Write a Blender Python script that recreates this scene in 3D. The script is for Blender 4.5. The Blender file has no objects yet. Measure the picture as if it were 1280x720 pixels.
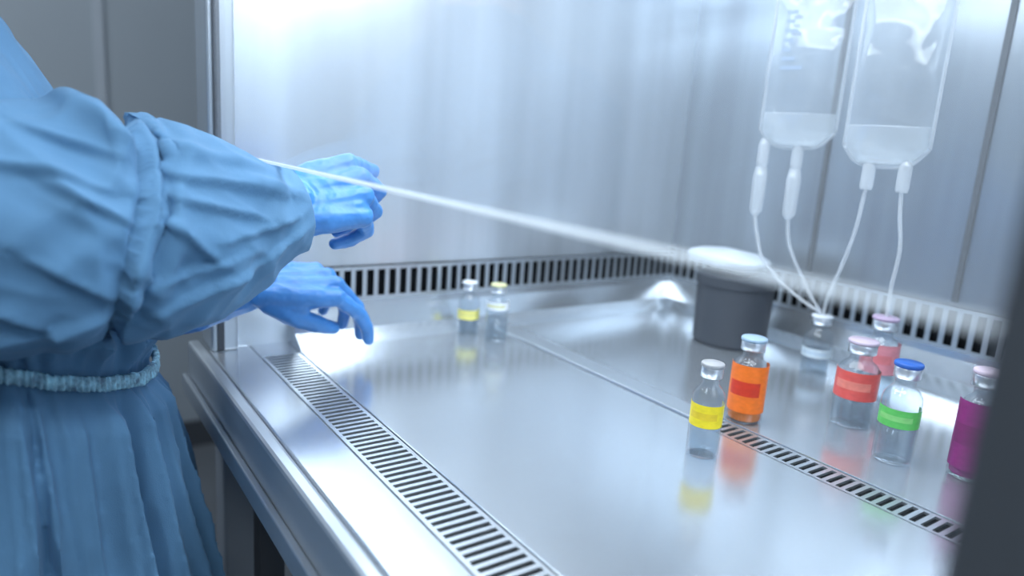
import bpy, bmesh, math, random
from mathutils import Vector, Matrix, noise
random.seed(4)
ZC = 1.22           # lens height above floor; geometry is authored relative to it, then lifted
TZ = -0.30          # work surface (relative)
FL = -ZC            # floor (relative)
scene = bpy.context.scene
scene.view_settings.view_transform = 'Standard'
col = scene.collection

# ------------------------------------------------------------------ materials
def mat(name, color=(.8,.8,.8), rough=.5, metal=0., trans=0., ior=1.45, emis=None, estr=0., alpha=1.,
        bump=0., bscale=(50,50,50), cvar=0., cscale=(5,5,5), rvar=0., sheen=0., sss=0., spec=.5, coat=0.):
    m = bpy.data.materials.new(name); m.use_nodes = True
    nt = m.node_tree; n = nt.nodes; l = nt.links
    b = n['Principled BSDF']
    b.inputs['Base Color'].default_value = (*color, 1)
    b.inputs['Roughness'].default_value = rough
    b.inputs['Metallic'].default_value = metal
    b.inputs['IOR'].default_value = ior
    b.inputs['Transmission Weight'].default_value = trans
    b.inputs['Alpha'].default_value = alpha
    b.inputs['Sheen Weight'].default_value = sheen
    b.inputs['Subsurface Weight'].default_value = sss
    b.inputs['Subsurface Scale'].default_value = .01
    b.inputs['Specular IOR Level'].default_value = spec
    b.inputs['Coat Weight'].default_value = coat
    if emis:
        b.inputs['Emission Color'].default_value = (*emis, 1)
        b.inputs['Emission Strength'].default_value = estr
    tc = n.new('ShaderNodeTexCoord')
    def noi(sc, det=4):
        mp = n.new('ShaderNodeMapping'); mp.inputs['Scale'].default_value = sc
        l.new(tc.outputs['Object'], mp.inputs['Vector'])
        t = n.new('ShaderNodeTexNoise'); t.inputs['Scale'].default_value = 1; t.inputs['Detail'].default_value = det
        l.new(mp.outputs[0], t.inputs['Vector']); return t
    if bump:
        t = noi(bscale); bp = n.new('ShaderNodeBump'); bp.inputs['Strength'].default_value = bump
        bp.inputs['Distance'].default_value = .002
        l.new(t.outputs['Fac'], bp.inputs['Height']); l.new(bp.outputs[0], b.inputs['Normal'])
    if cvar:
        t = noi(cscale); r = n.new('ShaderNodeValToRGB')
        r.color_ramp.elements[0].position = .3; r.color_ramp.elements[1].position = .7
        r.color_ramp.elements[0].color = (*[c*(1-cvar) for c in color], 1)
        r.color_ramp.elements[1].color = (*[min(1, c*(1+cvar)) for c in color], 1)
        l.new(t.outputs['Fac'], r.inputs[0]); l.new(r.outputs[0], b.inputs['Base Color'])
    return m

def thin_glass(name, tint=(.97,.985,1), haze=.0, hazecol=(.9,.95,1), f0=.04, f1=.5, rough=.02):
    m = bpy.data.materials.new(name); m.use_nodes = True
    nt = m.node_tree; n = nt.nodes; l = nt.links; n.clear()
    o = n.new('ShaderNodeOutputMaterial'); t = n.new('ShaderNodeBsdfTransparent'); g = n.new('ShaderNodeBsdfGlossy')
    t.inputs[0].default_value = (*tint, 1); g.inputs['Roughness'].default_value = rough
    lw = n.new('ShaderNodeLayerWeight'); lw.inputs['Blend'].default_value = .5
    pw = n.new('ShaderNodeMath'); pw.operation = 'POWER'; pw.inputs[1].default_value = 4
    l.new(lw.outputs['Facing'], pw.inputs[0])
    f = n.new('ShaderNodeMapRange'); f.inputs['To Min'].default_value = f0; f.inputs['To Max'].default_value = f1
    l.new(pw.outputs[0], f.inputs['Value'])
    mx = n.new('ShaderNodeMixShader'); l.new(f.outputs[0], mx.inputs[0]); l.new(t.outputs[0], mx.inputs[1]); l.new(g.outputs[0], mx.inputs[2])
    d = n.new('ShaderNodeBsdfDiffuse'); d.inputs[0].default_value = (*hazecol, 1)
    tr = n.new('ShaderNodeBsdfTranslucent'); tr.inputs[0].default_value = (*hazecol, 1)
    a = n.new('ShaderNodeMixShader'); a.inputs[0].default_value = .5
    l.new(d.outputs[0], a.inputs[1]); l.new(tr.outputs[0], a.inputs[2])
    m2 = n.new('ShaderNodeMixShader'); m2.inputs[0].default_value = haze
    l.new(mx.outputs[0], m2.inputs[1]); l.new(a.outputs[0], m2.inputs[2]); l.new(m2.outputs[0], o.inputs[0])
    return m

STEEL_T = mat('steel_work_surface', (.60,.65,.70), .20, .80, bump=.02, bscale=(8,300,8), cvar=.03, cscale=(3,1.5,3))
STEEL_L = mat('steel_side_panel', (.66,.72,.78), .27, .72, bump=.04, bscale=(8,200,5), cvar=.26, cscale=(2,9,.5))  # upright colour streaks stand in for reflections in the brushed sheet
STEEL_B = mat('steel_rear_panel', (.36,.41,.46), .28, .78, bump=.04, bscale=(200,8,5), cvar=.36, cscale=(8,2,.5))  # reflection streaks of the rear sheet are put into the colour variation
STEEL_F = mat('steel_frame', (.50,.55,.60), .34, .7, cvar=.05)
STEEL_G = mat('steel_grille', (.55,.60,.65), .30, .8)
PAINT_D = mat('dark_grey_paint', (.075,.085,.10), .45, .3)
PAINT_L = mat('light_grey_paint', (.36,.41,.47), .5, .0, cvar=.04)
DARK = mat('duct_shade', (.005,.006,.008), .9, spec=.1)  # near-black colour stands in for the shade behind the grille slots
GOWN = mat('gown_fabric', (.092,.215,.37), .75, 0, bump=.2, bscale=(900,900,900), cvar=.10, cscale=(10,10,10), sheen=.05, spec=.3)
GLOVE = mat('nitrile_glove', (.06,.24,.60), .36, 0, bump=.12, bscale=(160,160,160), cvar=.10, cscale=(30,30,30), sss=.06)
TIE = mat('elastic_tie', (.28,.52,.80), .35, .0, bump=1., bscale=(260,260,260), cvar=.6, cscale=(110,110,110))
SKIN = mat('skin', (.62,.40,.30), .5, sss=.15, cvar=.04)
MASK = mat('mask_fabric', (.55,.72,.82), .8, bump=.2, bscale=(300,300,300))
CAP = mat('cap_fabric', (.18,.38,.52), .85, bump=.4, bscale=(80,80,80))
SHOE = mat('shoe_cover', (.2,.4,.6), .6, bump=.4, bscale=(80,80,80))
TROU = mat('trouser_fabric', (.1,.2,.3), .9)
EYE = mat('eye_white', (.9,.9,.9), .2); IRIS = mat('iris', (.08,.05,.03), .2)
GLASS = thin_glass('sash_glass', haze=.07, f0=.04, f1=.45, rough=.05)
EDGE = thin_glass('polished_glass_edge', tint=(.95,.98,1), haze=.5, hazecol=(.95,.98,1), f0=.1, f1=.7, rough=.15)  # whitish haze paints in the glow of light along the pane's edge
VGLASS = thin_glass('vial_glass', tint=(.86,.89,.915), haze=.04, f0=.05, f1=1.)
LIQ = thin_glass('clear_liquid', tint=(.82,.86,.89), haze=.05, f0=.04, f1=.7)
BAGM = thin_glass('iv_bag_film', tint=(.95,.97,.985), haze=.12, f0=.06, f1=.9, rough=.08)
FLUID = thin_glass('iv_fluid', tint=(.93,.96,.98), haze=.32, hazecol=(.97,.99,1), f0=.08, f1=.8, rough=.05)
TUBEM = thin_glass('iv_tube_plastic', tint=(.95,.97,1), haze=.42, hazecol=(.97,.99,1), f0=.1, f1=.8, rough=.1)
WPLAS = mat('white_plastic', (.74,.80,.86), .35)
ALU = mat('aluminium_crimp', (.75,.78,.82), .3, .9)
BIN = mat('grey_plastic', (.05,.058,.072), .5, bump=.1, bscale=(90,90,90))
def lab(n, c): return mat(n, c, .4, cvar=.1, cscale=(120,120,200))

# ------------------------------------------------------------------ mesh helpers
def obj(name, bm, m=None, smooth=False, mods=None):
    me = bpy.data.meshes.new(name); bm.to_mesh(me); bm.free()
    o = bpy.data.objects.new(name, me); col.objects.link(o)
    if m:
        for k in (m if isinstance(m, (list, tuple)) else [m]): me.materials.append(k)
    if smooth:
        for p in me.polygons: p.use_smooth = True
    return o
def boxbm(bm, x0, x1, y0, y1, z0, z1, mi=0, bev=0.):
    vs = [bm.verts.new((x, y, z)) for z in (z0, z1) for y in (y0, y1) for x in (x0, x1)]
    fs = [(0,2,3,1),(4,5,7,6),(0,1,5,4),(2,6,7,3),(0,4,6,2),(1,3,7,5)]
    out = []
    for f in fs:
        q = bm.faces.new([vs[i] for i in f]); q.material_index = mi; out.append(q)
    if bev:
        es = list({e for f in out for e in f.edges})
        bmesh.ops.bevel(bm, geom=es, offset=bev, segments=2, affect='EDGES', profile=.5)
def box(name, x0, x1, y0, y1, z0, z1, m, bev=0.):
    bm = bmesh.new(); boxbm(bm, x0, x1, y0, y1, z0, z1, 0, bev)
    return obj(name, bm, m)
def loft(bm, rings, cap=True, mi=0, closed=True):
    R = [[bm.verts.new(p) for p in r] for r in rings]
    n = len(R[0])
    for a, b in zip(R[:-1], R[1:]):
        for i in range(n if closed else n-1):
            f = bm.faces.new((a[i], a[(i+1) % n], b[(i+1) % n], b[i])); f.material_index = mi
    if cap:
        f = bm.faces.new(R[0][::-1]); f.material_index = mi
        f = bm.faces.new(R[-1]); f.material_index = mi
    return R
def lathe(bm, prof, cx, cy, z0, seg=32, mi=0, cap=True, a0=0, a1=2*math.pi):
    rings = []
    full = abs(a1-a0-2*math.pi) < 1e-4
    for r, z in prof:
        k = seg if full else seg+1
        rings.append([(cx+r*math.cos(a0+(a1-a0)*i/seg), cy+r*math.sin(a0+(a1-a0)*i/seg), z0+z) for i in range(k)])
    loft(bm, rings, cap and full, mi, closed=full)
def crom(pts, n):
    P = [Vector(p) for p in pts]; P = [2*P[0]-P[1]] + P + [2*P[-1]-P[-2]]; out = []
    segs = len(P)-3
    for k in range(n+1):
        t = k/n*segs; i = min(int(t), segs-1); t -= i
        a, b, c, d = P[i:i+4]
        out.append(.5*((2*b)+(-a+c)*t+(2*a-5*b+4*c-d)*t*t+(-a+3*b-3*c+d)*t**3))
    return out
def tube(name, pts, r, m, n=40, seg=10, bm=None, radf=None):
    own = bm is None
    if own: bm = bmesh.new()
    C = crom(pts, n); rings = []
    for i, c in enumerate(C):
        d = (C[min(i+1, n)]-C[max(i-1, 0)]).normalized()
        s = d.cross(Vector((0, 1, 0))); s = s.normalized() if s.length > .05 else d.cross(Vector((1, 0, 0))).normalized()
        u = s.cross(d); rr = radf(i/n) if radf else r
        rings.append([c+rr*(math.cos(a)*s+math.sin(a)*u) for a in [2*math.pi*k/seg for k in range(seg)]])
    loft(bm, rings)
    if own: return obj(name, bm, m, True)
def sph(bm, c, r, sub=2, scale=None, rot=None):
    M = Matrix.Translation(c)
    if rot: M = M @ rot
    if scale: M = M @ Matrix.Diagonal((*scale, 1))
    bmesh.ops.create_icosphere(bm, subdivisions=sub, radius=r, matrix=M)
def limb(bm, pts, rads, step=.28):
    for (a, b, ra, rb) in zip(pts[:-1], pts[1:], rads[:-1], rads[1:]):
        a = Vector(a); b = Vector(b); k = max(2, int((b-a).length/(min(ra, rb)*step)))
        for i in range(k+1):
            t = i/k; sph(bm, a.lerp(b, t), ra+(rb-ra)*t, 2)
def remesh(o, vox, smooth_it=4, disp=None):
    r = o.modifiers.new('r', 'REMESH'); r.mode = 'VOXEL'; r.voxel_size = vox; r.use_smooth_shade = True
    if smooth_it:
        s = o.modifiers.new('s', 'SMOOTH'); s.iterations = smooth_it; s.factor = .5
    dg = bpy.context.evaluated_depsgraph_get(); dg.update()
    me = bpy.data.meshes.new_from_object(o.evaluated_get(dg))
    o.modifiers.clear(); ms = list(o.data.materials)
    o.data = me; me.materials.clear()
    for m in ms: me.materials.append(m)
    if disp:
        nr = [v.normal.copy() for v in me.vertices]
        for v, nn in zip(me.vertices, nr): v.co = v.co + nn*disp(v.co, nn)
    for p in me.polygons: p.use_smooth = True
    me.update(); return o
GROUPS = []
def G(name, parts):
    e = bpy.data.objects.new(name, None); col.objects.link(e); e.empty_display_size = .1
    GROUPS.append((e, parts)); return e

# ------------------------------------------------------------------ cabinet
XL, XR = -.955, .03      # inner left / right walls
YF, YB = .197, 1.06      # front plane / rear wall
CT = .42                 # inner ceiling
cab = []
def slat_x(name, x0, x1, y0, y1, pitch, m, slot=.55, rim=.004):
    """horizontal grille, slots run in y"""
    bm = bmesh.new(); z0, z1 = TZ-.002, TZ+.0005
    boxbm(bm, x0, x1, y0, y0+rim, z0, z1); boxbm(bm, x0, x1, y1-rim, y1, z0, z1)
    k = int((x1-x0)/pitch)
    for i in range(k+1):
        x = x0+i*(x1-x0)/k
        w = pitch*(1-slot)/2
        boxbm(bm, max(x0, x-w), min(x1, x+w), y0+rim, y1-rim, z0, z1)
    return obj(name, bm, m)
# work surface slabs
cab.append(box('front_flange', XL, XR, YF-.005, .245, TZ-.02, TZ, STEEL_T, .002))
cab.append(slat_x('front_grille', XL+.06, XR, .245, .295, .0098, STEEL_G))
cab.append(box('front_grille_end', XL, XL+.06, .245, .295, TZ-.02, TZ, STEEL_T))
cab.append(box('front_work_tray', XL, XR, .2965, .612, TZ-.02, TZ+.0012, STEEL_T, .001))
cab.append(box('centre_seam', XL, -.49, .614, .650, TZ-.02, TZ+.004, STEEL_G, .003))
cab.append(slat_x('centre_grille', -.49, XR, .614, .650, .0098, STEEL_G))
cab.append(box('rear_work_tray', XL, XR, .652, YB, TZ-.02, TZ+.0012, STEEL_T, .001))
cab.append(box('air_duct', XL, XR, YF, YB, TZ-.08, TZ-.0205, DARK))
# fascia, with stepped lip
cab.append(box('front_fascia', XL-.05, XR+.05, YF-.022, YF-.006, TZ-.075, TZ+.001, STEEL_F, .004))
cab.append(box('front_fascia_rail', XL-.05, XR+.05, YF-.03, YF-.0225, TZ-.07, TZ-.045, STEEL_G, .002))
# walls
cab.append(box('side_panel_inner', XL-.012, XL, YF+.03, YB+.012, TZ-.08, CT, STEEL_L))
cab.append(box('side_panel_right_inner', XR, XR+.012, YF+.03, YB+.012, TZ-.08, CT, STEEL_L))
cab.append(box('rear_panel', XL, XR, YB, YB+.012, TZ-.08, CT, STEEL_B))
for i, xx in enumerate((-.655, -.43, -.18)):
    cab.append(box('rear_panel_joint_%d' % i, xx-.004, xx+.004, YB-.003, YB, TZ+.12, CT, PAINT_D))
cab.append(box('inner_ceiling', XL, XR, YF+.03, YB, CT, CT+.02, STEEL_L))
# coves + wall grilles
def cove(name, along):
    bm = bmesh.new()
    s = .05
    rings = []
    prof = [(0, .055), (0, .0), (s, 0.0012), (s*.45, .016), (.012, .045), (.010, .055)]
    for t in (0, 1):
        if along == 'y': rings.append([(XL+a, .30+t*(YB-.30), TZ+z) for a, z in prof])
        else: rings.append([(XL+t*(XR-XL), YB-a, TZ+z) for a, z in prof])
    loft(bm, rings); bmesh.ops.recalc_face_normals(bm, faces=bm.faces)
    return obj(name, bm, STEEL_T)
cab.append(cove('side_cove', 'y')); cab.append(cove('rear_cove', 'x'))
def wallgrille(name, along, z0, z1, pitch):
    bm = bmesh.new(); rim = .005
    L0, L1 = (.30, YB) if along == 'y' else (XL, XR)
    k = int((L1-L0)/pitch); d0, d1 = .008, .010
    def b(l0, l1, a, c, e0=d0, e1=d1, mi=0):
        if along == 'y': boxbm(bm, XL+e0, XL+e1, l0, l1, a, c, mi)
        else: boxbm(bm, l0, l1, YB-e1, YB-e0, a, c, mi)
    b(L0, L1, z0, z0+rim); b(L0, L1, z1-rim, z1); b(L0, L1, z0, z1, 0, .002, 1)
    for i in range(k+1):
        p = L0+i*(L1-L0)/k; w = pitch*.19
        b(max(L0, p-w), min(L1, p+w), z0+rim, z1-rim)
    return obj(name, bm, [STEEL_G, DARK])
cab.append(wallgrille('side_grille', 'y', TZ+.055, TZ+.104, .0175))
cab.append(wallgrille('rear_grille', 'x', TZ+.055, TZ+.114, .0185))
# posts
cab.append(box('post_left', XL-.05, XL+.012, YF-.003, YF+.03, TZ-.0, CT+.05, STEEL_F, .003))
cab.append(box('post_left_gasket', XL+.0125, XL+.0165, YF+.004, YF+.012, TZ+.002, CT, PAINT_D))
cab.append(box('post_right', -.0695, XR+.05, YF-.003, YF+.03, TZ+.001, CT+.05, PAINT_D, .003))
# outer shell
cab.append(box('side_shell_left', XL-.05, XL-.0125, YF+.031, YB+.05, TZ-.08, .80, PAINT_L))
cab.append(box('side_shell_right', XR+.0125, XR+.05, YF+.031, YB+.05, TZ-.08, .80, PAINT_L))
cab.append(box('rear_shell', XL-.012, XR+.012, YB+.013, YB+.05, TZ-.08, .80, PAINT_L))
cab.append(box('top_housing', XL-.05, XR+.05, YF+.001, YB+.05, .801, .83, PAINT_L, .004))
cab.append(box('control_fascia', XL-.05, XR+.05, YF-.02, YF+.0, CT+.051, .80, PAINT_L, .004))
cab.append(box('base_pan', XL-.05, XR+.05, YF, YB+.05, TZ-.10, TZ-.081, PAINT_L))
# lamps inside
LAMP = mat('lamp_tube', (1,1,1), .4, emis=(.86,.94,1), estr=8)
bm = bmesh.new()
for yy in (.36, .62):
    rings = []
    for x in (XL+.06, XR-.06):
        rings.append([(x, yy+.014*math.cos(a), CT-.03+.014*math.sin(a)) for a in [k*math.pi/8 for k in range(16)]])
    loft(bm, rings)
cab.append(obj('lamp_tubes', bm, LAMP, True))
# sash
bm = bmesh.new(); boxbm(bm, XL+.0175, -.0700, YF+.006, YF+.011, -.0375, CT)
cab.append(obj('sash_pane', bm, GLASS))
cab.append(box('sash_edge', XL+.0175, -.0700, YF+.0055, YF+.0115, -.0405, -.0377, EDGE, .0008))
# stand
for nm, x0, y0 in (('a', XL-.045, YF+.01), ('b', XR-.005, YF+.01), ('c', XL-.045, YB-.02), ('d', XR-.005, YB-.02)):
    cab.append(box('stand_leg_'+nm, x0, x0+.05, y0, y0+.05, FL+.02, TZ-.101, PAINT_L, .004))
    bm = bmesh.new(); lathe(bm, [(.022, 0), (.025, .004), (.02, .014), (.008, .0195)], x0+.025, y0+.025, FL, 20)
    cab.append(obj('stand_foot_'+nm, bm, PAINT_D, True))
cab.append(box('stand_rail_left', XL-.035, XL-.005, YF+.061, YB-.021, FL+.2, FL+.24, PAINT_L))
cab.append(box('stand_rail_right', XR+.005, XR+.035, YF+.061, YB-.021, FL+.2, FL+.24, PAINT_L))
cab.append(box('stand_rail_rear', XL+.006, XR-.006, YB-.01, YB+.02, FL+.2, FL+.24, PAINT_L))
# second intermediate leg (dark) under the bench
cab.append(box('stand_brace', XL+.12, XL+.15, YF+.02, YF+.05, FL+.0, TZ-.101, PAINT_D))
# rail for bags
bm = bmesh.new()
rings = []
for x in (XL, XR): rings.append([(x, .88+.006*math.cos(a), .29+.006*math.sin(a)) for a in [k*math.pi/8 for k in range(16)]])
loft(bm, rings); cab.append(obj('hanging_rail', bm, ALU, True))
G('biosafety_cabinet', cab)

# ------------------------------------------------------------------ vials
def vial(x, y, h, r, labc, capc, lz=(.28,.62), liquid=None, name='glass_vial', arc=.75, rot=-2.2, body=None):
    z = TZ+.0013; P = []
    bm = bmesh.new()
    prof = [(r*.86, 0), (r*.97, h*.015), (r, h*.04), (r, h*.62), (r*.96, h*.67), (r*.75, h*.73), (r*.52, h*.77), (r*.50, h*.85), (r*.62, h*.87), (r*.62, h*.90)]
    lathe(bm, prof, x, y, z, 36)
    P.append(obj('glass_body', bm, body or VGLASS, True))
    bm = bmesh.new(); lathe(bm, [(r*.88, h*.035), (r*.91, h*.05), (r*.91, h*.40)], x, y, z, 32)
    P.append(obj('liquid', bm, liquid or LIQ, True))
    bm = bmesh.new()
    lathe(bm, [(r*.60, h*.845), (r*.67, h*.85), (r*.67, h*.945), (r*.64, h*.955)], x, y, z, 32)
    P.append(obj('crimp', bm, ALU, True))
    bm = bmesh.new()
    lathe(bm, [(r*.66, h*.9555), (r*.72, h*.962), (r*.72, h*.99), (r*.67, h)], x, y, z, 32)
    P.append(obj('flip_cap', bm, mat('cap_colour', capc, .4), True))
    if labc:
        bm = bmesh.new(); a0 = rot-arc*math.pi; a1 = rot+arc*math.pi
        lathe(bm, [(r*1.012, h*lz[0]), (r*1.012, h*lz[1])], x, y, z, 40, 0, False, a0, a1)
        lm = lab('label_colour', labc[0]); P0 = obj('label', bm, lm, True); P.append(P0)
        bm = bmesh.new(); hh = (lz[1]-lz[0])
        lathe(bm, [(r*1.02, h*(lz[0]+hh*.36)), (r*1.02, h*(lz[0]+hh*.66))], x, y, z, 24, 0, False, rot-1.3, rot+.5)
        P.append(obj('label_print', bm, lab('print_colour', labc[1]), True))
    G(name, P)
camdir = lambda x, y: math.atan2(-y, -x)
V = [
 (-.468,.672,.099,.0200,((.86,.17,.012),(.62,.035,.01)),(.30,.42,.55),(.14,.70),mat('amber_liquid',(.8,.2,.02),.1)),
 (-.427,.552,.097,.0160,((.86,.68,.015),(.78,.56,.02)),(.34,.35,.37),(.34,.58),None),
 (-.325,.728,.106,.0190,((.10,.46,.10),(.20,.52,.16)),(.02,.10,.40),(.38,.56),None),
 (-.403,.784,.102,.0230,((.62,.09,.08),(.68,.20,.16)),(.50,.42,.52),(.34,.66),None),
 (-.436,.892,.112,.0220,((.58,.22,.26),(.56,.16,.18)),(.42,.32,.46),(.36,.70),None),
 (-.266,.762,.112,.0190,((.22,.025,.15),(.17,.02,.11)),(.60,.50,.60),(.10,.72),mat('violet_liquid',(.3,.02,.18),.2)),
 (-.897,.557,.082,.0165,((.75,.70,.20),(.7,.66,.22)),(.70,.75,.80),(.30,.48),None),
 (-.852,.580,.086,.0170,((.75,.80,.85),(.6,.6,.3)),(.60,.60,.34),(.56,.70),None),
 (-.540,.925,.085,.0200,((.50,.58,.64),(.4,.5,.6)),(.65,.7,.75),(.30,.45),None),
]
for x, y, h, r, lc, cc, lz, lq in V:
    vial(x, y, h, r, lc, cc, lz, lq, rot=camdir(x, y)+.2, arc=.62)
# small steel canister/pipe near right post
bm = bmesh.new(); lathe(bm, [(.012,0),(.014,.004),(.014,.10),(.010,.106),(.006,.112),(.006,.13),(.004,.132)], -.30, .93, TZ+.0013, 24)
G('steel_canister', [obj('canister_body', bm, STEEL_F, True)])

# ------------------------------------------------------------------ iv bags
def ivbag(cx, cy, zb, w, h, printed, tubes, name='iv_bag'):
    P = []
    N = 40; ang = .25
    def surf(t, k, sc=1.):
        z = zb+h*t
        e2 = 1-max(0, (t-.9)/.1)*.35
        ww = w/2*(.45+.55*min(1, (t/.1))**.6)*e2*sc
        th = (.004+.020*math.sin(math.pi*min(1, max(0, t)))**.6*(1.25-.7*t))*sc
        a = 2*math.pi*k/N
        ca, sa = math.cos(a), math.sin(a)
        px = ww*math.copysign(abs(ca)**.8, ca); py = th*math.copysign(abs(sa)**1.0, sa)
        py += (.004*noise.noise(Vector((px*45, z*20, cx*10)))+.0018*noise.noise(Vector((px*120, z*40, cx*10))))*sc
        return (cx+px*math.cos(ang)-py*math.sin(ang), cy+px*math.sin(ang)+py*math.cos(ang), z)
    bm = bmesh.new(); loft(bm, [[surf(i/40, k) for k in range(N)] for i in range(41)]); P.append(obj('bag_film', bm, BAGM, True))
    bm = bmesh.new(); loft(bm, [[surf(.012+i/24*.20, k, .93) for k in range(N)] for i in range(25)]); P.append(obj('bag_fluid', bm, FLUID, True))
    def at(px, z): return Vector((cx+px*math.cos(ang), cy+px*math.sin(ang), z))
    for s in (-1, 1):
        P.append(tube('seam', [at(s*w*.49, zb+h*t) for t in (.1, .4, .7, .92)], .0022, TUBEM, 20, 8))
    P.append(tube('bottom_seam', [at(-w*.48, zb+h*.10), at(-w*.3, zb+.004), at(0, zb), at(w*.3, zb+.004), at(w*.48, zb+h*.1)], .003, TUBEM, 20, 8))
    P.append(tube('hanger_tab', [at(-.012, zb+h-.002), at(-.012, zb+h+.02), at(0, .297), at(.012, zb+h+.02), at(.012, zb+h-.002)], .0022, WPLAS, 30, 8))
    if printed:
        bm = bmesh.new()
        for r_ in range(7):
            ln = random.uniform(.3, 1)*w*.3
            p = at(-w*.25, zb+h*(.80-.055*r_))
            d = Vector((math.sin(ang), -math.cos(ang), 0))*.0245
            vs = [p+d, p+d+Vector((ln*math.cos(ang), ln*math.sin(ang), 0)), p+d+Vector((ln*math.cos(ang), ln*math.sin(ang), .005)), p+d+Vector((0, 0, .005))]
            bm.faces.new([bm.verts.new(v) for v in vs])
        P.append(obj('bag_print', bm, mat('ink', (.25,.32,.42), .6)))
    for i, (dx, drip, pts) in enumerate(tubes):
        t0 = at(dx, zb+.006)
        bm = bmesh.new(); lathe(bm, [(.0065, -.035), (.0075, -.03), (.0075, -.004), (.005, .004)], t0.x, t0.y, t0.z, 20)
        P.append(obj('port_%d' % i, bm, TUBEM, True))
        if drip:
            bm = bmesh.new(); lathe(bm, [(.003, -.105), (.0085, -.098), (.0095, -.05), (.007, -.0355)], t0.x, t0.y, t0.z, 20)
            P.append(obj('drip_chamber_%d' % i, bm, TUBEM, True))
        st = t0+Vector((0, 0, -.105 if drip else -.035))
        P.append(tube('line_%d' % i, [st]+[Vector(p) for p in pts], .0024, TUBEM, 60, 8))
    G(name, P)
ivbag(-.598, .885, .015, .105, .215, True, [
  (.006, True, [(-.588,.89,-.115),(-.575,.90,-.15),(-.555,.915,-.19),(-.542,.924,TZ+.087)]),
  (-.042, True, [(-.632,.876,-.11),(-.615,.88,-.15),(-.575,.905,-.19),(-.543,.925,TZ+.088)])])
ivbag(-.458, .860, -.002, .097, .225, False, [
  (-.014, False, [(-.480,.865,-.08),(-.498,.88,-.13),(-.525,.905,-.18),(-.540,.926,TZ+.088)]),
  (.026, False, [(-.430,.868,-.06),(-.425,.872,-.10),(-.432,.882,-.15),(-.436,.892,TZ+.1135)])])

# ------------------------------------------------------------------ grey bin + white pack
bx, by = -.70, .935
z = TZ+.0013
bm = bmesh.new()
def circ(r_, zz): return [(bx+r_*math.cos(2*math.pi*k/40), by+r_*math.sin(2*math.pi*k/40), zz) for k in range(40)]
loft(bm, [circ(.054, z), circ(.058, z+.005), circ(.060, z+.096), circ(.063, z+.0965), circ(.063, z+.111), circ(.059, z+.114)])
P = [obj('bin_body', bm, BIN, True)]
bm = bmesh.new(); loft(bm, [[(bx+.03*a, by+.012*b, z+c) for a, b in ((-1,-1),(1,-1),(1,1),(-1,1))] for c in (.1145, .120)]); P.append(obj('lid_flap', bm, BIN))
md = P[0].modifiers.new('es', 'EDGE_SPLIT'); md.split_angle = .6
G('sharps_container', P)
bm = bmesh.new()
rings = []
for i in range(31):
    t = i/30; s = math.sin(math.pi*t)**.4
    rings.append([(bx-.088+.140*t, by-.005+(.045*s+.004)*math.cos(a)+.003*noise.noise(Vector((t*4, a, 1))), z+.135+(.014*s+.001)*math.sin(a)*(1+.3*noise.noise(Vector((t*4, a, 5))))) for a in [k*2*math.pi/32 for k in range(32)]])
loft(bm, rings)
G('white_wipe_pack', [obj('pack_body', bm, WPLAS, True)])

# ------------------------------------------------------------------ person
def interp(tab, x):
    if x <= tab[0][0]: return tab[0][1:]
    for a, b in zip(tab[:-1], tab[1:]):
        if x <= b[0]:
            t = (x-a[0])/(b[0]-a[0])
            return tuple(p+(q-p)*t for p, q in zip(a[1:], b[1:]))
    return tab[-1][1:]
PX = -.85
BELT = -.262
def bshift(th, z): return .055*min(1, 1-math.sin(th))*math.exp(-((z-BELT)/.10)**2)
# z: yc, b(depth), a(width), pleat
TT = [(-.96,.0,.210,.275,.030),(-.75,-.005,.190,.26,.028),(-.53,-.012,.165,.235,.025),(-.40,-.018,.150,.215,.021),(-.30,-.021,.138,.202,.013),
      (BELT-.010,-.023,.125,.186,.003),(BELT+.010,-.023,.125,.186,.003),(-.225,-.026,.142,.204,.010),(-.14,-.045,.140,.205,.006),(-.05,-.075,.135,.205,.003),(.02,-.095,.125,.205,.001),
      (.07,-.105,.105,.190,0),(.105,-.11,.085,.15,0),(.13,-.11,.068,.09,0),(.165,-.108,.058,.064,0)]
bm = bmesh.new(); rings = []
z = -.96
while z <= .166:
    yc, b, a, pl = interp(TT, z)
    ring = []
    for k in range(320):
        th = 2*math.pi*k/320
        w = noise.noise(Vector((math.cos(th)*6, math.sin(th)*6, z*1.0)))*1.2
        q = noise.noise(Vector((math.cos(th)*9+3, math.sin(th)*9, z*1.1)))
        w += 1-abs(q)*3.8
        q = noise.noise(Vector((math.cos(th)*17+3, math.sin(th)*17, z*1.3)))
        w += .35-abs(q)*1.3
        near = math.exp(-((z-BELT)/.03)**2)
        w += near*.8*math.sin(th*46+2*noise.noise(Vector((th*4, z*6, 0))))
        d = pl*w*.7
        ring.append((PX+(a+d)*math.cos(th), yc+(b+d)*math.sin(th), z+bshift(th, z)))
    rings.append(ring); z += .007
loft(bm, rings)
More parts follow.
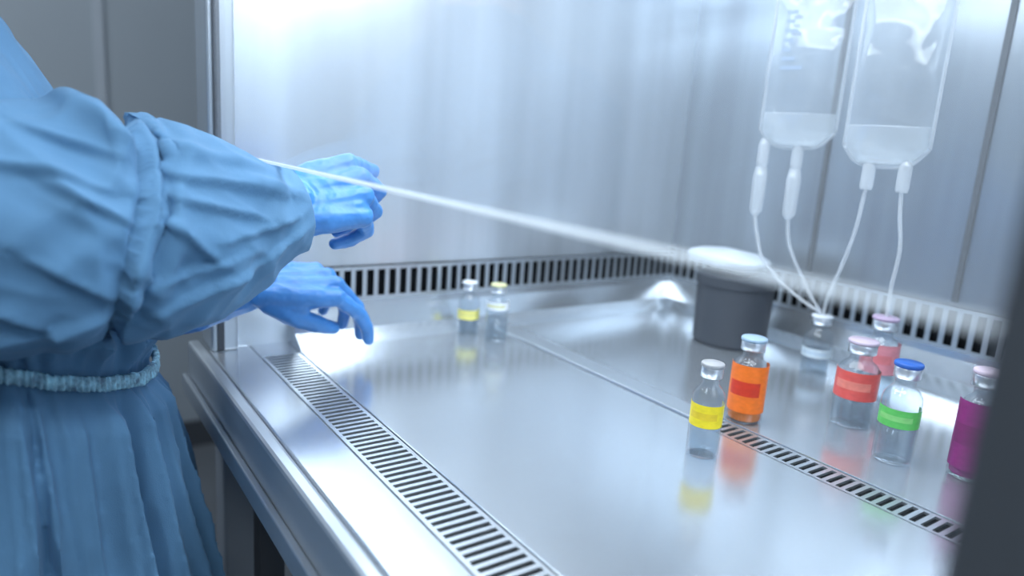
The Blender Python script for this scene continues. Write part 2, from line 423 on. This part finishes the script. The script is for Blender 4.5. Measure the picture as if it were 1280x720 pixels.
def sleeve(path, rads, n=110, seed=0, amp=.05):
    C = crom(path, n); R = crom([(r, r2, 0) for r, r2 in rads], n); rings = []
    for i, c in enumerate(C):
        d = (C[min(i+1, n)]-C[max(i-1, 0)]).normalized()
        s = d.cross(Vector((0, 0, 1)))
        s = s.normalized() if s.length > .1 else Vector((1, 0, 0)); u = s.cross(d)
        ring = []
        for k in range(90):
            a = 2*math.pi*k/90
            L = i/n*7
            q = noise.noise(Vector((L*1.5+1.4*math.cos(a+seed), 1.1*math.sin(a)+seed, .7*math.cos(a))))
            rid = 1-abs(q)*2.6
            f = 1+amp*(rid-.4)+amp*.8*noise.noise(Vector((L*1.2, math.cos(a)*1.5+seed, math.sin(a)*1.5)))
            ring.append(c+R[i].x*f*math.cos(a)*s+R[i].y*f*math.sin(a)*u)
        rings.append(ring)
    loft(bm, rings)
sleeve([(-.72,-.12,.045),(-.675,-.125,-.03),(-.655,-.07,-.092),(-.655,.01,-.092),(-.662,.045,-.092),(-.666,.068,-.095),(-.668,.078,-.097),(-.675,.11,-.098),(-.69,.165,-.093),(-.697,.200,-.087),(-.70,.228,-.082)],
       [(.075,.08),(.085,.09),(.094,.098),(.096,.095),(.095,.098),(.084,.083),(.091,.092),(.087,.089),(.065,.069),(.049,.051),(.037,.043)], 150, 1.3, .05)
sleeve([(-.99,-.12,.045),(-1.02,-.11,-.05),(-1.02,-.05,-.15),(-.96,.01,-.205),(-.90,.06,-.220),(-.86,.11,-.222)],
       [(.075,.08),(.082,.085),(.08,.08),(.065,.062),(.052,.05),(.040,.040)], 90, 4.1, .05)
bmesh.ops.recalc_face_normals(bm, faces=bm.faces)
gown = obj('gown', bm, GOWN)
# hand-laid creases of the near sleeve, in the sleeve's side plane (y, z): y0,z0,y1,z1,height,width,(0 ridge / 1 step)
CR = [
 (.030,.012,.078,-.030,.010,.007,0),(.000,-.010,.060,-.032,.007,.010,1),(-.030,-.035,.055,-.055,.007,.012,1),(.01,-.05,.068,-.080,.007,.009,1),
 (.085,-.022,.185,-.042,.006,.006,0),(.088,-.042,.200,-.066,.008,.011,1),(.092,-.060,.175,-.084,.007,.010,1),
 (.078,-.155,.165,-.122,-.008,.012,1),(.083,-.128,.150,-.112,-.006,.009,1),(.000,-.100,.060,-.140,.007,.013,1),
 (-.040,-.16,.055,-.150,-.008,.012,1),(-.05,-.12,.04,-.165,.007,.012,1),(.085,-.075,.130,-.118,.008,.010,1),
 (.13,-.10,.215,-.085,.006,.007,1),(.15,-.05,.218,-.064,.005,.006,0),(.17,-.12,.222,-.095,-.005,.007,1)]
def seg(py, pz, c):
    y0, z0, y1, z1 = c[:4]; vy, vz = y1-y0, z1-z0; L = math.hypot(vy, vz)
    t0 = ((py-y0)*vy+(pz-z0)*vz)/(L*L); t = max(0, min(1, t0))
    sd = (vy*(pz-z0)-vz*(py-y0))/L
    return math.hypot(py-y0-t*vy, pz-z0-t*vz), t, sd
def gdisp(p, n):
    q = Vector((p.x*9, p.y*9, p.z*6)); w = noise.noise_vector(q)*.5
    if p.z < BELT+.02+(.05 if p.x > PX+.08 else 0):
        a = noise.noise(Vector((p.x*24, p.y*24, p.z*3.5))+w*.6)
        b = noise.noise(Vector((p.x*46, p.y*46, p.z*9))+w)
        return .0032*(.4-abs(a)*2.2)+.0012*(.4-abs(b)*2)
    a = noise.noise(Vector((p.x*10, p.y*14, p.z*13+p.y*9))+w*1.4)
    b = noise.noise(Vector((p.x*22, p.y*22, p.z*34+p.y*20))+w*2+Vector((7, 1, 3)))
    d = .0055*(.5-abs(a)*2.6)+.0016*(.4-abs(b)*2.2)
    if p.z > -.21 and p.z < .03 and p.x > -.72 and p.y > -.07:
        wy, wz = p.y+.006*w.x, p.z+.010*w.y
        for c in CR:
            D, t, sd = seg(wy, wz, c)
            if D < c[5]*3.2:
                e = math.sin(math.pi*(.10+.80*t))
                if c[6]:
                    s_ = sd*(1 if c[4] > 0 else -1)
                    g = math.exp(-D/(c[5]*1.1)) if s_ > 0 else math.exp(-(D/(c[5]*.28))**2)
                    d += 1.15*abs(c[4])*g*e
                else: d += c[4]*math.exp(-(D/c[5])**2)*e
        # overlapping elbow fold: cloth on the wrist side stands proud
        ye = .074+.012*math.sin((p.z+.09)*26)-.006
        s = p.y-ye
        d += .010*math.exp(-s/.025)*(1-math.exp(-s/.0014)) if s > 0 else -.008*math.exp(s/.012)
    return d
remesh(gown, .0030, 1, gdisp)
# belt: flat gathered elastic band
bm = bmesh.new(); rings = []
NB = 1000
for k in range(NB+1):
    th = 2*math.pi*k/NB
    rip = .0018*math.sin(th*170+3*noise.noise(Vector((th*14, 0, 0))))
    c = Vector((PX+.197*math.cos(th), -.023+.136*math.sin(th), BELT+bshift(th, BELT)+.002*noise.noise(Vector((math.cos(th)*9, math.sin(th)*9, 0)))))
    o = Vector((math.cos(th)/.19, math.sin(th)/.13, 0)).normalized()
    hh = .0070*(1+.2*noise.noise(Vector((th*60, 0, 0))))
    rings.append([c+(rip*(.4+abs(math.sin(a)))+.0020*math.cos(a))*o+Vector((0, 0, hh*math.sin(a))) for a in [2*math.pi*i/14 for i in range(14)]])
loft(bm, rings, False); belt = obj('waist_elastic', bm, TIE, True)

def hand(name, W, F, B, right, curls, spread, thumbpose, cuff, k=1.0, pl=1.0):
    F = Vector(F).normalized(); B = Vector(B); B = (B-F*B.dot(F)).normalized()
    T = B.cross(F) if right else F.cross(B)
    W = Vector(W); bm = bmesh.new()
    def p(f, t, b): return W+(F*f+T*t+B*b)*k
    # palm: metacarpal rays
    bases = [(.090*pl, .031, .004), (.094*pl, .010, .007), (.089*pl, -.011, .005), (.080*pl, -.030, 0)]
    for (f, t, b) in bases:
        limb(bm, [p(.0, t*.55, 0), p(f*.5, t*.85, .001), p(f, t, b)], [.0150*k, .0155*k, .0122*k])
    limb(bm, [p(.02, -.022, -.006), p(.07*pl, -.026, -.006)], [.014*k, .012*k])
    limb(bm, [p(.02, 0, -.004), p(.075*pl, 0, -.003)], [.0155*k, .013*k])
    for tt in (-.02, 0, .02): limb(bm, [p(.015, tt*.8, .001), p(.078*pl, tt, .002)], [.0145*k, .0125*k])
    limb(bm, [p(.012, .018, -.008), p(.045, .030, -.010)], [.016*k, .015*k])
    lens = [(.044,.026,.021), (.048,.030,.022), (.045,.028,.021), (.036,.021,.019)]
    rad = [(.0112,.0099,.0089,.0077), (.0114,.0101,.0091,.0079), (.0110,.0097,.0088,.0075), (.0098,.0086,.0078,.0068)]
    for i, (bs, ln, rd) in enumerate(zip(bases, lens, rad)):
        c = curls[i]; ang = 0; P = [p(*bs)]; cur = P[0]
        for L, a in zip(ln, c):
            ang += a
            d = F*math.cos(ang)-B*math.sin(ang)+T*spread[i]
            cur = cur+d.normalized()*L*k; P.append(cur)
        limb(bm, P, [r*k for r in rd])
    TP = [p(*q) for q in thumbpose]
    limb(bm, TP, [.0165*k, .0138*k, .0115*k, .0090*k][:len(TP)])
    for a, b in zip(cuff[:-1], cuff[1:]): limb(bm, [a[0], b[0]], [a[1], b[1]], .2)
    o = obj(name, bm, GLOVE)
    def hd(pp, n):
        w = noise.noise(pp*45); w2 = noise.noise(pp*110+Vector((3, 3, 3)))
        return .0011*(.4-abs(w)*2)+.0003*(.4-abs(w2)*2)
    return remesh(o, .0015, 5, hd)
r = math.radians
gr = hand('glove_right', (-.702,.212,-.080), (-.02,1,.20), (.80,-.1,.62), True,
     [(r(40),r(52),r(35)), (r(50),r(62),r(38)), (r(60),r(68),r(42)), (r(68),r(70),r(45))], [.04,.01,-.01,-.03],
     [(.018,.020,-.010),(.045,.040,-.020),(.075,.040,-.036),(.092,.022,-.046)],
     [((-.697,.18,-.085),.030),((-.70,.21,-.081),.028),((-.702,.222,-.079),.026)], 1.0, .92)
gl = hand('glove_left', (-.832,.222,-.190), (.06,1,-.03), (.42,.08,.9), False,
     [(r(38),r(22),r(12)), (r(46),r(22),r(14)), (r(52),r(24),r(14)), (r(56),r(26),r(16))], [.05,.01,-.02,-.05],
     [(.015,.020,-.010),(.040,.036,-.020),(.070,.036,-.034),(.094,.030,-.046)],
     [((-.868,.085,-.222),.036),((-.85,.15,-.212),.033),((-.834,.215,-.192),.026),((-.832,.225,-.19),.024)], .97)
# head
bm = bmesh.new(); hx, hy, hz = PX+.01, -.075, .315
sph(bm, Vector((hx,hy-.01,hz+.02)), 1, 3, (.074,.092,.098)); sph(bm, Vector((hx,hy+.02,hz-.045)), 1, 3, (.058,.062,.068))
sph(bm, Vector((hx,hy+.045,hz-.085)), 1, 3, (.030,.028,.024)); sph(bm, Vector((hx,hy+.088,hz-.028)), 1, 2, (.014,.018,.016))
limb(bm, [(hx,hy+.078,hz+.008),(hx,hy+.088,hz-.022)], [.010,.012])
for s in (-1, 1):
    sph(bm, Vector((hx+s*.077,hy-.008,hz-.01)), 1, 2, (.009,.018,.031))
    sph(bm, Vector((hx+s*.036,hy+.055,hz-.025)), 1, 2, (.022,.02,.02))
    limb(bm, [(hx+s*.012,hy+.078,hz+.024),(hx+s*.048,hy+.064,hz+.026)], [.008,.007])
limb(bm, [(hx-.02,hy+.072,hz-.062),(hx,hy+.078,hz-.060),(hx+.02,hy+.072,hz-.062)], [.006,.008,.006])
limb(bm, [(hx,hy-.02,hz-.05),(hx,hy-.03,hz-.11),(PX,-.108,.15)], [.055,.052,.054])
head = remesh(obj('head', bm, SKIN), .003, 5)
parts = [gown, belt, gr, gl, head]
bm = bmesh.new()
for s in (-1, 1): sph(bm, Vector((hx+s*.031,hy+.068,hz+.006)), .0125, 2)
parts.append(obj('eyes', bm, EYE, True)); bm = bmesh.new()
for s in (-1, 1): sph(bm, Vector((hx+s*.031,hy+.0765,hz+.004)), .0055, 2)
parts.append(obj('irises', bm, IRIS, True))
bm = bmesh.new(); sph(bm, Vector((hx,hy-.018,hz+.045)), 1, 4, (.086,.100,.084)); sph(bm, Vector((hx,hy-.055,hz+.0)), 1, 3, (.07,.06,.07))
parts.append(remesh(obj('bouffant_cap', bm, CAP), .004, 3, lambda p, n: .004*noise.noise(p*45)))
bm = bmesh.new(); sph(bm, Vector((hx,hy+.045,hz-.052)), 1, 3, (.060,.062,.052))
parts.append(remesh(obj('face_mask', bm, MASK), .003, 3, lambda p, n: .0015*math.sin(p.z*420)))
# legs and shoes
bm = bmesh.new()
for s in (-1, 1):
    limb(bm, [(PX+s*.09,-.03,-.45),(PX+s*.10,-.02,-.76),(PX+s*.10,-.03,-1.13)], [.085,.062,.052], .2)
parts.append(remesh(obj('trousers', bm, TROU), .008, 3))
bm = bmesh.new()
for s in (-1, 1):
    rings = []
    for i in range(17):
        t = i/16; w = .044*math.sin(math.pi*(.06+.88*t))**.4*(.85+.25*t); hh = .075-.045*t
        if t > .9: w *= .85; hh *= .8
        rings.append([(PX+s*.105+w*math.cos(a), -.10+.27*t, FL+.001+max(0, hh*(1+math.sin(a))/1.0)*(.75)) for a in [2*math.pi*k/24 for k in range(24)]])
    loft(bm, rings)
parts.append(obj('shoes', bm, SHOE, True))
G('lab_technician', parts)

# ------------------------------------------------------------------ room
WALL = mat('wall_paint', (.31,.36,.41), .6, cvar=.05, cscale=(1,1,1))
FLOOR = mat('vinyl_floor', (.12,.135,.155), .35, cvar=.1, cscale=(3,3,3))
CEIL = mat('ceiling_tile', (.75,.78,.8), .8)
RX0, RX1, RY0, RY1, RZ1 = -2.7, 2.0, -2.0, 1.35, 2.7-ZC
solo = []
solo.append(box('floor', RX0, RX1, RY0, RY1, FL-.05, FL, FLOOR))
solo.append(box('ceiling', RX0, RX1, RY0, RY1, RZ1, RZ1+.05, CEIL))
solo.append(box('wall_left', RX0-.05, RX0, RY0, RY1, FL, RZ1, WALL))
solo.append(box('wall_right', RX1, RX1+.05, RY0, RY1, FL, RZ1, WALL))
solo.append(box('wall_back', RX0, RX1, RY1, RY1+.05, FL, RZ1, WALL))
solo.append(box('wall_front', RX0, RX1, RY0-.05, RY0, FL, RZ1, WALL))
solo.append(box('baseboard_left', RX0, RX0+.015, RY0, RY1, FL, FL+.1, PAINT_D))
for i, yy in enumerate((-1.2, -.35, .22, .60)):
    solo.append(box('trim_%d' % (i+1), RX0, RX0+.012, yy, yy+.03, FL+.1, RZ1, PAINT_L))
PANEL = mat('light_panel', (1,1,1), .5, emis=(.88,.95,1), estr=5)
for i, (cx, cy) in enumerate(((-1.7,-.6),(-.3,-.9),(1.0,-.4))):
    a = box('diffuser', cx-.28, cx+.28, cy-.55, cy+.55, RZ1-.02, RZ1-.012, PANEL)
    b = box('housing', cx-.31, cx+.31, cy-.58, cy+.58, RZ1-.0115, RZ1-.0005, WPLAS)
    G('ceiling_light_panel', [a, b])

# ------------------------------------------------------------------ lift everything & set origins
def bounds(o):
    vs = [v.co for v in o.data.vertices]
    lo = Vector([min(v[i] for v in vs) for i in range(3)]); hi = Vector([max(v[i] for v in vs) for i in range(3)])
    return lo, hi
def reorigin(o, parentloc=Vector((0, 0, 0))):
    lo, hi = bounds(o); c = Vector(((lo.x+hi.x)/2, (lo.y+hi.y)/2, lo.z))
    o.data.transform(Matrix.Translation(-c)); o.location = c+Vector((0, 0, ZC))-parentloc
for e, parts in GROUPS:
    bs = [bounds(o) for o in parts]
    lo = Vector([min(b[0][i] for b in bs) for i in range(3)]); hi = Vector([max(b[1][i] for b in bs) for i in range(3)])
    e.location = Vector(((lo.x+hi.x)/2, (lo.y+hi.y)/2, lo.z+ZC))
    for o in parts:
        reorigin(o, e.location); o.parent = e
for o in solo: reorigin(o)

# ------------------------------------------------------------------ lights
def area(name, loc, sx, sy, en, colr=(.90,.955,1), rot=(0,0,0)):
    d = bpy.data.lights.new(name, 'AREA'); d.shape = 'RECTANGLE'; d.size = sx; d.size_y = sy; d.energy = en; d.color = colr
    o = bpy.data.objects.new(name, d); o.location = (loc[0], loc[1], loc[2]+ZC); o.rotation_euler = rot; col.objects.link(o); return o
area('cabinet_lamp_light', (-.47,.50,CT-.05), .85, .40, 6.8, (.89,.95,1))
area('room_light', (-1.7,-.6,RZ1-.03), .5, 1.0, 13)
area('room_light', (-.3,-.9,RZ1-.03), .5, 1.0, 12)
area('room_light', (1.0,-.4,RZ1-.03), .5, 1.0, 22)
w = bpy.data.worlds.new('World'); scene.world = w; w.use_nodes = True
w.node_tree.nodes['Background'].inputs[0].default_value = (.6,.75,.9,1); w.node_tree.nodes['Background'].inputs[1].default_value = .3

# ------------------------------------------------------------------ camera
f = 880.
d1 = Vector((17-640, 130-360, f)).normalized()            # direction of -X in (right, down, fwd)
p2 = Vector((0, 130+.07*623-360, f)).normalized()
down = d1.cross(p2).normalized()
if down.y < 0: down = -down
X = -d1; Z = -down; Y = Z.cross(X)
right = Vector((X.x, Y.x, Z.x)); dn = Vector((X.y, Y.y, Z.y)); fw = Vector((X.z, Y.z, Z.z))
M = Matrix((( right.x, -dn.x, -fw.x, 0), (right.y, -dn.y, -fw.y, 0), (right.z, -dn.z, -fw.z, ZC), (0, 0, 0, 1)))
cd = bpy.data.cameras.new('camera'); cam = bpy.data.objects.new('camera', cd); col.objects.link(cam)
cam.matrix_world = M; cd.sensor_width = 36; cd.lens = 36*f/1280; cd.clip_start = .01
cd.dof.use_dof = True; cd.dof.focus_distance = .69; cd.dof.aperture_fstop = 2.4
scene.camera = cam
